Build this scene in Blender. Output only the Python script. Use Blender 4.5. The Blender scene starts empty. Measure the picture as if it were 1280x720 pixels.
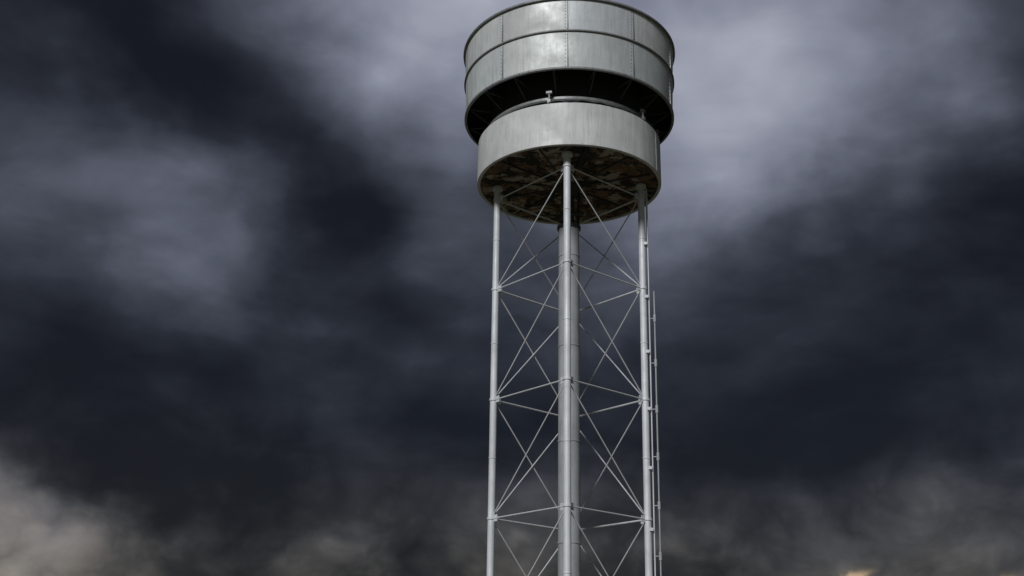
import bpy, bmesh, math, random
from mathutils import Vector, Matrix
random.seed(4)
scene=bpy.context.scene
scene.view_settings.view_transform='Standard'
scene.view_settings.look='None'
scene.view_settings.exposure=0
R=math.radians

# ------------------------------------------------------------ materials
def new_mat(name):
    m=bpy.data.materials.new(name); m.use_nodes=True
    nt=m.node_tree; b=nt.nodes['Principled BSDF']
    return m,nt,b
def N(nt,t,**k):
    n=nt.nodes.new(t)
    for a,v in k.items(): setattr(n,a,v)
    return n
def ramp(nt,src,stops,interp='LINEAR'):
    r=N(nt,'ShaderNodeValToRGB'); r.color_ramp.interpolation=interp
    e=r.color_ramp.elements
    while len(e)<len(stops): e.new(0.5)
    for i,(p,c) in enumerate(stops):
        e[i].position=p; e[i].color=(*c,1) if len(c)==3 else c
    nt.links.new(src,r.inputs[0]); return r
def noise(nt,vec,scale,detail=6,rough=.55,dist=0):
    n=N(nt,'ShaderNodeTexNoise'); n.inputs['Scale'].default_value=scale
    n.inputs['Detail'].default_value=detail; n.inputs['Roughness'].default_value=rough
    n.inputs['Distortion'].default_value=dist
    nt.links.new(vec,n.inputs['Vector']); return n
def mixc(nt,fac,a,b,mode='MIX'):
    m=N(nt,'ShaderNodeMix',data_type='RGBA',blend_type=mode)
    for s,v in ((0,fac),(6,a),(7,b)):
        if isinstance(v,bpy.types.NodeSocket): nt.links.new(v,m.inputs[s])
        elif isinstance(v,(int,float)): m.inputs[s].default_value=v
        else: m.inputs[s].default_value=(*v,1)
    return m.outputs[2]
def mapping(nt,sc):
    tc=N(nt,'ShaderNodeTexCoord'); mp=N(nt,'ShaderNodeMapping'); mp.inputs['Scale'].default_value=sc
    nt.links.new(tc.outputs['Object'],mp.inputs[0]); return mp.outputs[0]

def metal(name,base,dark,rust,rough=.5,metallic=.35,streak=1.0,rust_amt=.66,panel=False,bump=.2):
    m,nt,b=new_mat(name)
    v1=mapping(nt,(1,1,1)); v2=mapping(nt,(5,5,.35)); v4=mapping(nt,(12,12,.9))
    n1=noise(nt,v1,1.1,6,.6,.3); n2=noise(nt,v2,1.3,6,.6); n3=noise(nt,v1,14,5,.6); n4=noise(nt,v4,1.5,5,.65)
    c=mixc(nt,ramp(nt,n1.outputs[0],[(.3,(0,0,0)),(.7,(1,1,1))]).outputs[0],base,tuple(x*.72 for x in base))
    if panel:
        at=N(nt,'ShaderNodeAttribute',attribute_name='sheet')
        c=mixc(nt,1.0,c,at.outputs['Color'],'MULTIPLY')
    c=mixc(nt,ramp(nt,n2.outputs[0],[(.46,(0,0,0)),(.72,(.6*streak,)*3)]).outputs[0],c,dark)
    c=mixc(nt,ramp(nt,n4.outputs[0],[(.52,(0,0,0)),(.75,(.55*streak,)*3)]).outputs[0],c,tuple(x*.75 for x in dark))
    c=mixc(nt,ramp(nt,n3.outputs[0],[(rust_amt,(0,0,0)),(rust_amt+.06,(.8,.8,.8))]).outputs[0],c,rust)
    nt.links.new(c,b.inputs['Base Color'])
    b.inputs['Metallic'].default_value=metallic
    rr=ramp(nt,n1.outputs[0],[(.3,(rough-.1,)*3),(.7,(rough+.15,)*3)])
    nt.links.new(rr.outputs[0],b.inputs['Roughness'])
    bp=N(nt,'ShaderNodeBump'); bp.inputs['Strength'].default_value=bump; bp.inputs['Distance'].default_value=.04
    nb=noise(nt,v1,1.8,3,.5); nt.links.new(nb.outputs[0],bp.inputs['Height']); nt.links.new(bp.outputs[0],b.inputs['Normal'])
    return m
M_up=metal('galvanised_sheet',(.61,.65,.66),(.32,.345,.355),(.16,.12,.085),.48,.15,.9,.67,True,.35)
M_low=metal('painted_tank_steel',(.60,.62,.63),(.38,.39,.39),(.19,.135,.09),.5,.0,1.0,.66,False,.3)
M_in=metal('skirt_interior_shade',(.018,.020,.022),(.012,.012,.012),(.04,.03,.02),.85,0)  # near-black base colour paints in the shade inside the skirt and around the neck
M_rim=metal('rim_steel',(.25,.265,.275),(.12,.12,.125),(.12,.07,.045),.5,.2,1,.60)
M_leg=metal('galvanised_leg',(.68,.715,.76),(.45,.475,.51),(.26,.20,.16),.5,.05,.9,.68)
M_pipe=metal('riser_pipe_paint',(.39,.415,.44),(.23,.245,.26),(.15,.12,.10),.55,.05,1.0,.69)
M_rod=metal('brace_steel',(.64,.67,.71),(.43,.45,.47),(.22,.16,.13),.5,.1,.8,.66)
M_dark=metal('dark_fittings',(.05,.05,.055),(.03,.03,.03),(.12,.07,.04),.6,.3)
M_conc=metal('concrete',(.33,.32,.30),(.2,.19,.18),(.25,.24,.22),.9,0)

m,nt,b=new_mat('peeling_underside'); M_under=m
v=mapping(nt,(1,1,1))
a=noise(nt,v,1.0,7,.62,1.3); a2=noise(nt,v,3,6,.6,.4)
c=mixc(nt,ramp(nt,a2.outputs[0],[(.38,(0,0,0)),(.66,(1,1,1))]).outputs[0],(.050,.030,.018),(.20,.115,.065))
c=mixc(nt,ramp(nt,a.outputs[0],[(.53,(0,0,0)),(.545,(1,1,1))]).outputs[0],c,(.30,.27,.235))
a3=noise(nt,v,1.6,7,.65,1.4)
c=mixc(nt,ramp(nt,a3.outputs[0],[(.52,(0,0,0)),(.535,(1,1,1))]).outputs[0],c,(.009,.008,.007))
nt.links.new(c,b.inputs['Base Color']); b.inputs['Roughness'].default_value=.85
bp=N(nt,'ShaderNodeBump'); bp.inputs['Distance'].default_value=.04; bp.inputs['Strength'].default_value=.5
nt.links.new(a.outputs[0],bp.inputs['Height']); nt.links.new(bp.outputs[0],b.inputs['Normal'])

# ------------------------------------------------------------ tower
tower=bpy.data.objects.new('water_tower',None); scene.collection.objects.link(tower)
def link(name,bm,mats,parent=tower,smooth=True):
    me=bpy.data.meshes.new(name); bm.to_mesh(me); bm.free()
    for mm in mats: me.materials.append(mm)
    o=bpy.data.objects.new(name,me); scene.collection.objects.link(o); o.parent=parent
    if smooth:
        for p in me.polygons: p.use_smooth=True
        me.set_sharp_from_angle(angle=R(35))
    return o
def lathe(bm,prof,seg=128,mi=0):
    rings=[]
    for r,z in prof:
        if r<1e-5: rings.append([bm.verts.new((0,0,z))])
        else: rings.append([bm.verts.new((r*math.cos(2*math.pi*i/seg),r*math.sin(2*math.pi*i/seg),z)) for i in range(seg)])
    for A,B in zip(rings,rings[1:]):
        for i in range(seg):
            j=(i+1)%seg
            if len(A)==1 and len(B)==1: continue
            if len(A)==1: f=bm.faces.new((A[0],B[j],B[i]))
            elif len(B)==1: f=bm.faces.new((A[i],A[j],B[0]))
            else: f=bm.faces.new((A[i],A[j],B[j],B[i]))
            f.material_index=mi
def tube(bm,p,q,r,seg=12,r2=None,mi=0,cap=True):
    p=Vector(p);q=Vector(q);d=q-p;L=d.length
    if r2 is None:r2=r
    rot=d.to_track_quat('Z','Y').to_matrix().to_4x4()
    bmesh.ops.create_cone(bm,cap_ends=cap,segments=seg,radius1=r,radius2=r2,depth=L,matrix=Matrix.Translation((p+q)/2)@rot)
def box(bm,c,s,rotz=0,mi=0):
    M=Matrix.Translation(c)@Matrix.Rotation(rotz,4,'Z')@Matrix.Diagonal((*s,1))
    bmesh.ops.create_cube(bm,size=1,matrix=M)

Z0=17.65; ZT=19.1; ZU=20.0; ZM=21.35; ZTOP=22.5
bm=bmesh.new()
lathe(bm,[(2.90,Z0+.06),(2.90,Z0),(2.99,Z0),(3.0,Z0+.012),(3.0,ZT-.02),(2.985,ZT),(2.80,ZT+.06),(2.62,ZT+.22),(2.6,ZT+.25)])
link('lower_tank_shell',bm,[M_low])
bm=bmesh.new(); lathe(bm,[(0,Z0+.03),(1.4,Z0+.035),(2.90,Z0+.05)])
link('tank_underside',bm,[M_under])
bm=bmesh.new()
for k in range(6):
    a=R(-90-3.2-52+60*k)
    box(bm,(3.002*math.cos(a),3.002*math.sin(a),(Z0+ZT)/2),(.008,.05,ZT-Z0-.08),a)
link('lower_tank_seams',bm,[M_low],smooth=False)
bm=bmesh.new()
for k in range(12):
    a=R(8+30*k); d=Vector((math.cos(a),math.sin(a),0))
    box(bm,d*1.75+Vector((0,0,Z0+.02)),(2.0,.04,.06),a)
link('underside_ribs',bm,[M_dark],smooth=False)
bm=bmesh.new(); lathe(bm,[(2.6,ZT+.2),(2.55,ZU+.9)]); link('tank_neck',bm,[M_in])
bm=bmesh.new(); lathe(bm,[(2.70,ZT+.24),(2.78,ZT+.26),(2.78,ZT+.34),(2.70,ZT+.36),(2.6,ZT+.36)])
link('neck_ring',bm,[M_rim])

def rad(z): return 3.44+(z-ZU)/(ZTOP-ZU)*.09
bm=bmesh.new(); col=bm.loops.layers.float_color.new('sheet')
NP=10; SUB=14; a0=R(-90-3.2-.5)
def course(za,zb):
    for k in range(NP):
        g=random.uniform(.80,1.06); t=(g*random.uniform(.98,1.02),g,g*random.uniform(.97,1.03),1)
        for s in range(SUB):
            A=a0+2*math.pi*(k+s/SUB)/NP; B=a0+2*math.pi*(k+(s+1)/SUB)/NP
            vs=[bm.verts.new((rad(z)*math.cos(x),rad(z)*math.sin(x),z)) for x,z in ((A,za),(B,za),(B,zb),(A,zb))]
            f=bm.faces.new(vs)
            for l in f.loops: l[col]=t
course(ZU+.02,ZM); course(ZM,ZTOP)
bmesh.ops.remove_doubles(bm,verts=bm.verts,dist=1e-4)
link('upper_drum_sheets',bm,[M_up])
bm=bmesh.new()
for k in range(NP):
    a=a0+2*math.pi*k/NP
    for za,zb in ((ZU+.07,ZM-.06),(ZM+.06,ZTOP-.06)):
        z=(za+zb)/2; box(bm,((rad(z)+.006)*math.cos(a),(rad(z)+.006)*math.sin(a),z),(.03,.03,zb-za),a)
        for i in range(9):
            zz=za+.07+(zb-za-.14)*i/8
            dd=-.07
            box(bm,((rad(zz)+.004)*math.cos(a+dd/3.45),(rad(zz)+.004)*math.sin(a+dd/3.45),zz),(.02,.02,.02),a)
link('upper_drum_seams',bm,[M_rim],smooth=False)
bm=bmesh.new()
for z,h,w in ((ZU,.07,.045),(ZM-.03,.05,.05),(ZTOP-.04,.07,.07)):
    r=rad(z)
    lathe(bm,[(r-.03,z),(r+w,z),(r+w+.006,z+.01),(r+w+.006,z+h-.01),(r+w,z+h),(r-.03,z+h)])
link('stiffening_rings',bm,[M_rim])
bm=bmesh.new()
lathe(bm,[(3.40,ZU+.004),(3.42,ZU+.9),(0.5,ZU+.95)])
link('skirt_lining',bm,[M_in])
bm=bmesh.new(); lathe(bm,[(3.49,ZTOP-.005),(3.2,ZTOP+.02),(0,ZTOP+.35)]); link('tank_roof',bm,[M_rim])
bm=bmesh.new()
for k in range(16):
    a=R(11+22.5*k)
    d=Vector((math.cos(a),math.sin(a),0))
    tube(bm,d*2.6+Vector((0,0,ZU+.12)),d*3.40+Vector((0,0,ZU+.12)),.035,8)
    tube(bm,d*2.6+Vector((0,0,ZT+.5)),d*3.38+Vector((0,0,ZU+.12)),.025,8)
link('skirt_brackets',bm,[M_dark])
bm=bmesh.new()
for deg,s in ((-105,1.0),(-40,.9),(-12,.8),(60,1),(150,1)):
    a=R(deg); d=Vector((math.cos(a),math.sin(a),0))
    c=d*2.93
    box(bm,c+Vector((0,0,ZT+.10)),(.12,.10,.12),a)
    tube(bm,c+Vector((0,0,ZT+.1)),c+Vector((0,0,ZT+.42*s)),.03,10)
    box(bm,c+Vector((0,0,ZT+.42*s)),(.09,.18,.07),a)
    tube(bm,c+Vector((0,0,ZT+.30)),d*2.6+Vector((0,0,ZT+.45)),.02,8)
link('shoulder_fittings',bm,[M_rim])
bm=bmesh.new(); prev=None
for i in range(0,100):
    a=R(-105+ i*.95); d=Vector((math.cos(a),math.sin(a),0))
    p=d*2.99+Vector((0,0,ZT+.05+.05*math.sin(i*.35)*math.sin(i*.11)))
    if prev is not None: tube(bm,prev,p,.014,6,cap=False)
    prev=p
link('shoulder_cable',bm,[M_dark])

# legs
A0=-90-4.4
def leg_dir(k): a=R(A0+90*k); return Vector((math.cos(a),math.sin(a),0))
def LRz(z): return 2.26+.08*z/17.6
def lp(k,z): return leg_dir(k)*LRz(z)+Vector((0,0,z))
levels=[.45,3.3,6.9,10.5,14.1,17.25]
bm=bmesh.new()
for k in range(4):
    tube(bm,lp(k,.30),lp(k,Z0-.02),.108,24)
    tube(bm,lp(k,Z0-.06),lp(k,Z0+.034),.17,24)
    for z in levels[1:]:
        tube(bm,lp(k,z-.035),lp(k,z+.035),.130,24)
    for z in (5.1,8.7,12.3,15.8):
        tube(bm,lp(k,z-.02),lp(k,z+.02),.118,24)
    tube(bm,lp(k,.30),lp(k,.34),.26,24)
link('tower_legs',bm,[M_leg])
bm=bmesh.new()
for k in range(4):
    j=(k+1)%4
    rr_=.018 if k in (0,3) else .020
    for i,z in enumerate(levels):
        if i==0: continue
        P,Q=lp(k,z),lp(j,z); u=(Q-P).normalized()
        tube(bm,P+u*.12,Q-u*.12,.022 if k in (0,3) else .030,10)
        ang=math.atan2(u.y,u.x)
        box(bm,P+u*.18,(.18,.014,.20),ang); box(bm,Q-u*.18,(.18,.014,.20),ang)
    for z1,z2 in zip(levels,levels[1:]):
        if k!=0:
            P,Q=lp(k,z1),lp(j,z2); u=(Q-P).normalized(); tube(bm,P+u*.14,Q-u*.14,rr_,8)
        if k!=3:
            off=leg_dir(k)*.045
            P,Q=lp(k,z2),lp(j,z1); u=(Q-P).normalized(); tube(bm,P+u*.14-off,Q-u*.14-off,rr_,8)
        if k in (1,2):
            mid=(lp(k,z1)+lp(j,z2))/2
            bmesh.ops.create_uvsphere(bm,u_segments=10,v_segments=6,radius=.035,matrix=Matrix.Translation(mid))
link('cross_braces',bm,[M_rod])
# riser
bm=bmesh.new()
tube(bm,(0,0,.3),(0,0,16.15),.33,40)
for z in (3.2,6.2,9.2,12.2,15.2):
    tube(bm,(0,0,z-.03),(0,0,z+.03),.345,40)
link('riser_pipe',bm,[M_pipe])
bm=bmesh.new()
tube(bm,(0,0,16.15),(0,0,16.25),.38,32); tube(bm,(0,0,16.25),(0,0,17.3),.17,24)
tube(bm,(0,0,17.3),(0,0,17.66),.20,24,.42)
box(bm,(-.12,-.28,16.45),(.34,.3,.3),.3); tube(bm,(-.1,-.4,16.5),(.45,-.25,16.62),.06,12); tube(bm,(.3,.1,16.3),(.34,.15,17.7),.045,10)
link('riser_head_fittings',bm,[M_dark])
# ladder beside the right leg
rk=leg_dir(1); side=Vector((-rk.y,rk.x,0))
def lad(o,s,z): return rk*(LRz(z)+o)+side*s+Vector((0,0,z))
bm=bmesh.new()
for s in (-.02,.36):
    tube(bm,lad(.18,s,.4),lad(.18,s,17.55),.022,8)
z=.6
while z<17.5:
    tube(bm,lad(.18,-.02,z),lad(.18,.36,z),.012,6); z+=.3
for z in [1.2+1.8*i for i in range(10)]:
    tube(bm,lp(1,z),lad(.18,.17,z),.025,8)
    box(bm,lp(1,z)+rk*.1,(.1,.26,.09),math.atan2(rk.y,rk.x))
link('ladder',bm,[M_rod])
bm=bmesh.new()
tube(bm,lad(.34,-.02,.4),lad(.34,-.02,14.0),.024,8)
for z in [1.5+1.45*i for i in range(9)]:
    tube(bm,lad(.34,-.02,z-.12),lad(.34,-.02,z+.12),.045,10)
    tube(bm,lad(.34,-.02,z),lad(.18,0,z),.018,6)
link('ladder_safety_rail',bm,[M_pipe])
bm=bmesh.new()
for k in range(4):
    box(bm,lp(k,.04),(.9,.9,.52),R(A0+90*k))
tube(bm,(0,0,-.2),(0,0,.302),.7,32)
bmesh.ops.bevel(bm,geom=[e for e in bm.edges],offset=.02,segments=2,affect='EDGES')
link('footings',bm,[M_conc])

# ------------------------------------------------------------ ground
m,nt,b=new_mat('grass_field')
tc=N(nt,'ShaderNodeTexCoord')
n1=noise(nt,tc.outputs['Object'],.06,6,.6); n2=noise(nt,tc.outputs['Object'],3,6,.7)
c=mixc(nt,n1.outputs[0],(.05,.065,.028),(.12,.11,.06)); c=mixc(nt,ramp(nt,n2.outputs[0],[(.4,(0,0,0)),(.7,(.7,.7,.7))]).outputs[0],c,(.16,.14,.09))
nt.links.new(c,b.inputs['Base Color']); b.inputs['Roughness'].default_value=.95
bm=bmesh.new()
rr=[0,6,12,20,30,45,70,110,180,300,500,900,1600,3000]
rings=[]
for r in rr:
    if r==0: rings.append([bm.verts.new((0,0,0))]); continue
    rings.append([bm.verts.new((r*math.cos(t),r*math.sin(t),(0 if r<25 else min(1,(r-20)/200)*1.2*math.sin(t*3+r*.02)*math.cos(t*5-r*.01)-.3))) for t in [2*math.pi*i/96 for i in range(96)]])
for A,B in zip(rings,rings[1:]):
    for i in range(96):
        j=(i+1)%96
        bm.faces.new((A[0],B[i],B[j]) if len(A)==1 else (A[i],B[i],B[j],A[j]))
link('ground',bm,[m],parent=None)
bm=bmesh.new()
for i in range(9000):
    r=3.5+38*random.random()**.7; t=random.uniform(0,2*math.pi); x,y=r*math.cos(t),r*math.sin(t)
    for _ in range(2):
        h=random.uniform(.08,.25); a=random.uniform(0,6.28); w=.015
        lx,ly=random.uniform(-.08,.08),random.uniform(-.08,.08)
        px,py=x+random.uniform(-.1,.1),y+random.uniform(-.1,.1)
        bm.faces.new([bm.verts.new(v) for v in ((px-w*math.cos(a),py-w*math.sin(a),-.3 if r>25 else 0),(px+w*math.cos(a),py+w*math.sin(a),-.3 if r>25 else 0),(px+lx,py+ly,h))])
mg,nt,b=new_mat('grass_blades'); b.inputs['Base Color'].default_value=(.08,.095,.035,1); b.inputs['Roughness'].default_value=.8
link('grass',bm,[mg],parent=None,smooth=False)

# ------------------------------------------------------------ sky (world)
w=bpy.data.worlds.new('World'); scene.world=w; w.use_nodes=True
w.cycles.sampling_method='MANUAL'; w.cycles.sample_map_resolution=256
nt=w.node_tree; nt.nodes.clear()
out=N(nt,'ShaderNodeOutputWorld')
tc=N(nt,'ShaderNodeTexCoord'); D=tc.outputs['Generated']
def mth(op,a,b=None,c=None,clamp=False):
    n=N(nt,'ShaderNodeMath',operation=op); n.use_clamp=clamp
    for i,v in enumerate((a,b,c)):
        if v is None: continue
        if isinstance(v,(int,float)): n.inputs[i].default_value=v
        else: nt.links.new(v,n.inputs[i])
    return n.outputs[0]
sp=N(nt,'ShaderNodeSeparateXYZ'); nt.links.new(D,sp.inputs[0])
az=mth('MULTIPLY',mth('ARCTAN2',sp.outputs[0],sp.outputs[1]),180/math.pi)
el=mth('MULTIPLY',mth('ARCSINE',sp.outputs[2]),180/math.pi)
def sk_noise(scale,detail,rough,off,stretch=(1,1,1),dist=0,rot=(0,0,0)):
    mp=N(nt,'ShaderNodeMapping'); mp.inputs['Location'].default_value=off; mp.inputs['Scale'].default_value=stretch
    mp.inputs['Rotation'].default_value=rot
    nt.links.new(D,mp.inputs[0]); return noise(nt,mp.outputs[0],scale,detail,rough,dist)
w1=sk_noise(5,3,.45,(3,1,2)); w2=sk_noise(5,3,.45,(7,5,9))
f1=sk_noise(13,4,.5,(13,1,2)); f2=sk_noise(13,4,.5,(7,15,9))
azw=mth('ADD',mth('ADD',az,mth('MULTIPLY',mth('SUBTRACT',w1.outputs[0],.5),10)),mth('MULTIPLY',mth('SUBTRACT',f1.outputs[0],.5),4.5))
elw=mth('ADD',mth('ADD',el,mth('MULTIPLY',mth('SUBTRACT',w2.outputs[0],.5),9)),mth('MULTIPLY',mth('SUBTRACT',f2.outputs[0],.5),4))
def gauss(a,e,sa,se,rot,A,ua=None,ue=None,pw=1):
    c,s=math.cos(R(rot)),math.sin(R(rot))
    dx=mth('SUBTRACT',ua or azw,a); dy=mth('SUBTRACT',ue or elw,e)
    X=mth('MULTIPLY_ADD',dx,c/sa,mth('MULTIPLY',dy,s/sa))
    Y=mth('MULTIPLY_ADD',dx,-s/se,mth('MULTIPLY',dy,c/se))
    q=mth('ADD',mth('MULTIPLY',X,X),mth('MULTIPLY',Y,Y))
    if pw!=1: q=mth('POWER',q,pw)
    return mth('MULTIPLY',mth('EXPONENT',mth('MULTIPLY',q,-.5)),A)
blobs=[(-3,35.8,7.0,4.4,0,.46),(12.5,31.5,6.2,6,0,.36),(24.5,31.5,4.5,4.5,0,.20),
 (-25.5,23.5,7.5,4.5,0,.15),(-15.5,20.3,7,2.8,-25,.15),(-3.7,28,3.8,5,0,.17),
 (-16,28,11,2.2,-42,-.13),(10.5,25.5,3.6,4,0,.20),(22.5,20.5,7,4.4,0,-.12),(-29,32.5,6,3,0,-.06),
 (-13,12.5,12,3.2,0,-.09),(8,14.5,12,4,0,-.05),
 (-25,7.2,4.8,2.4,0,.28,1.8),(-18.5,6.2,2.8,1.8,0,.13,1.8),(-8.6,6.8,2.4,1.6,0,.14,1.5),(17,7.8,10,2.3,0,.19),(30,35,3,6,0,-.10)]
v=None
for g in blobs:
    o=gauss(*g[:6],pw=g[6] if len(g)>6 else 1); v=o if v is None else mth('ADD',v,o)
b1=sk_noise(3.6,4,.48,(1,4,2),(1,1,1.5),.5)
b2=sk_noise(9,7,.55,(2,2,8),(1,1,1.4),.8)
b3=sk_noise(7,4,.5,(5,2,3),(1.0,.5,2.6),.3,(0,R(-40),0))
b4=sk_noise(17,5,.5,(8,2,1),(1,1,1.2),.3)
wf=mth('SUBTRACT',1,mth('DIVIDE',mth('SUBTRACT',elw,5.5),9),clamp=True)
lo=mth('MULTIPLY_ADD',wf,.18,.13)
v=mth('ADD',v,mth('MULTIPLY',mth('SUBTRACT',b1.outputs[0],.5),.38))
v=mth('ADD',v,mth('MULTIPLY',mth('SUBTRACT',b2.outputs[0],.5),lo))
v=mth('ADD',v,mth('MULTIPLY',mth('SUBTRACT',b3.outputs[0],.5),.26))
bil=mth('SUBTRACT',mth('ABSOLUTE',mth('SUBTRACT',b4.outputs[0],.5)),.09)
v=mth('ADD',v,mth('MULTIPLY',mth('MULTIPLY',bil,wf),.6))
back=mth('MULTIPLY',mth('SUBTRACT',.0,sp.outputs[1]),.20,clamp=True)
v=mth('ADD',mth('ADD',v,.175),back)
# soft floor: the darkest cloud keeps some modelling instead of clipping flat
d0=mth('SUBTRACT',v,.09)
v=mth('ADD',mth('MULTIPLY',mth('ADD',d0,mth('SQRT',mth('MULTIPLY_ADD',d0,d0,.004))),.5),.075)
def s2l(c): return tuple(((x/255)/12.92 if x/255<=.04045 else ((x/255+.055)/1.055)**2.4) for x in c)
cool=ramp(nt,v,[(0,s2l((13,14,19))),(.10,s2l((22,24,31))),(.18,s2l((41,44,53))),(.28,s2l((66,70,81))),(.40,s2l((99,103,118))),(.55,s2l((136,140,157))),(.8,s2l((190,194,205)))])
warm=ramp(nt,v,[(0,s2l((14,14,16))),(.10,s2l((27,27,29))),(.18,s2l((47,46,46))),(.28,s2l((74,72,70))),(.40,s2l((107,102,97))),(.55,s2l((142,135,126))),(.8,s2l((205,190,170)))])
col=mixc(nt,wf,cool.outputs[0],warm.outputs[0])
gl=None
for g in ((17.2,6.3,.25,.17,0,.7),(23.9,5.95,.3,.17,0,.7),(14.2,5.6,.8,.15,0,.4)):
    o=gauss(*g,ua=mth('ADD',az,mth('MULTIPLY',mth('SUBTRACT',b2.outputs[0],.5),5)),ue=mth('ADD',el,mth('MULTIPLY',mth('SUBTRACT',w2.outputs[0],.5),1)))
    gl=o if gl is None else mth('ADD',gl,o)
col=mixc(nt,mth('MINIMUM',gl,.75),col,s2l((212,184,148)))
bg=N(nt,'ShaderNodeBackground'); nt.links.new(col,bg.inputs[0]); bg.inputs[1].default_value=1
sky=N(nt,'ShaderNodeTexSky',sky_type='NISHITA'); sky.sun_disc=False
SUN_AZ=203; SUN_EL=32
sky.sun_elevation=R(SUN_EL); sky.sun_rotation=R(SUN_AZ)
bg2=N(nt,'ShaderNodeBackground'); nt.links.new(sky.outputs[0],bg2.inputs[0]); bg2.inputs[1].default_value=.05
mx=N(nt,'ShaderNodeMixShader'); mx.inputs[0].default_value=.98
nt.links.new(bg2.outputs[0],mx.inputs[1]); nt.links.new(bg.outputs[0],mx.inputs[2]); nt.links.new(mx.outputs[0],out.inputs[0])

sl=bpy.data.lights.new('sun','SUN'); sl.energy=2.6; sl.angle=R(14); sl.color=(1,.985,.97)
so=bpy.data.objects.new('sun',sl); scene.collection.objects.link(so)
sd=Vector((math.sin(R(SUN_AZ))*math.cos(R(SUN_EL)),math.cos(R(SUN_AZ))*math.cos(R(SUN_EL)),math.sin(R(SUN_EL))))
so.rotation_euler=(-sd).to_track_quat('-Z','Y').to_euler()

# ------------------------------------------------------------ camera
cd=bpy.data.cameras.new('camera'); co=bpy.data.objects.new('camera',cd); scene.collection.objects.link(co)
cd.sensor_width=36; cd.lens=1400/1280*36; cd.clip_end=8000
co.location=(-1.80,-33.1,1.6)
M=Matrix.Rotation(R(90+20.7),4,'X')@Matrix.Rotation(R(1.05),4,'Z')
co.matrix_world=Matrix.Translation(co.location)@M
scene.camera=co
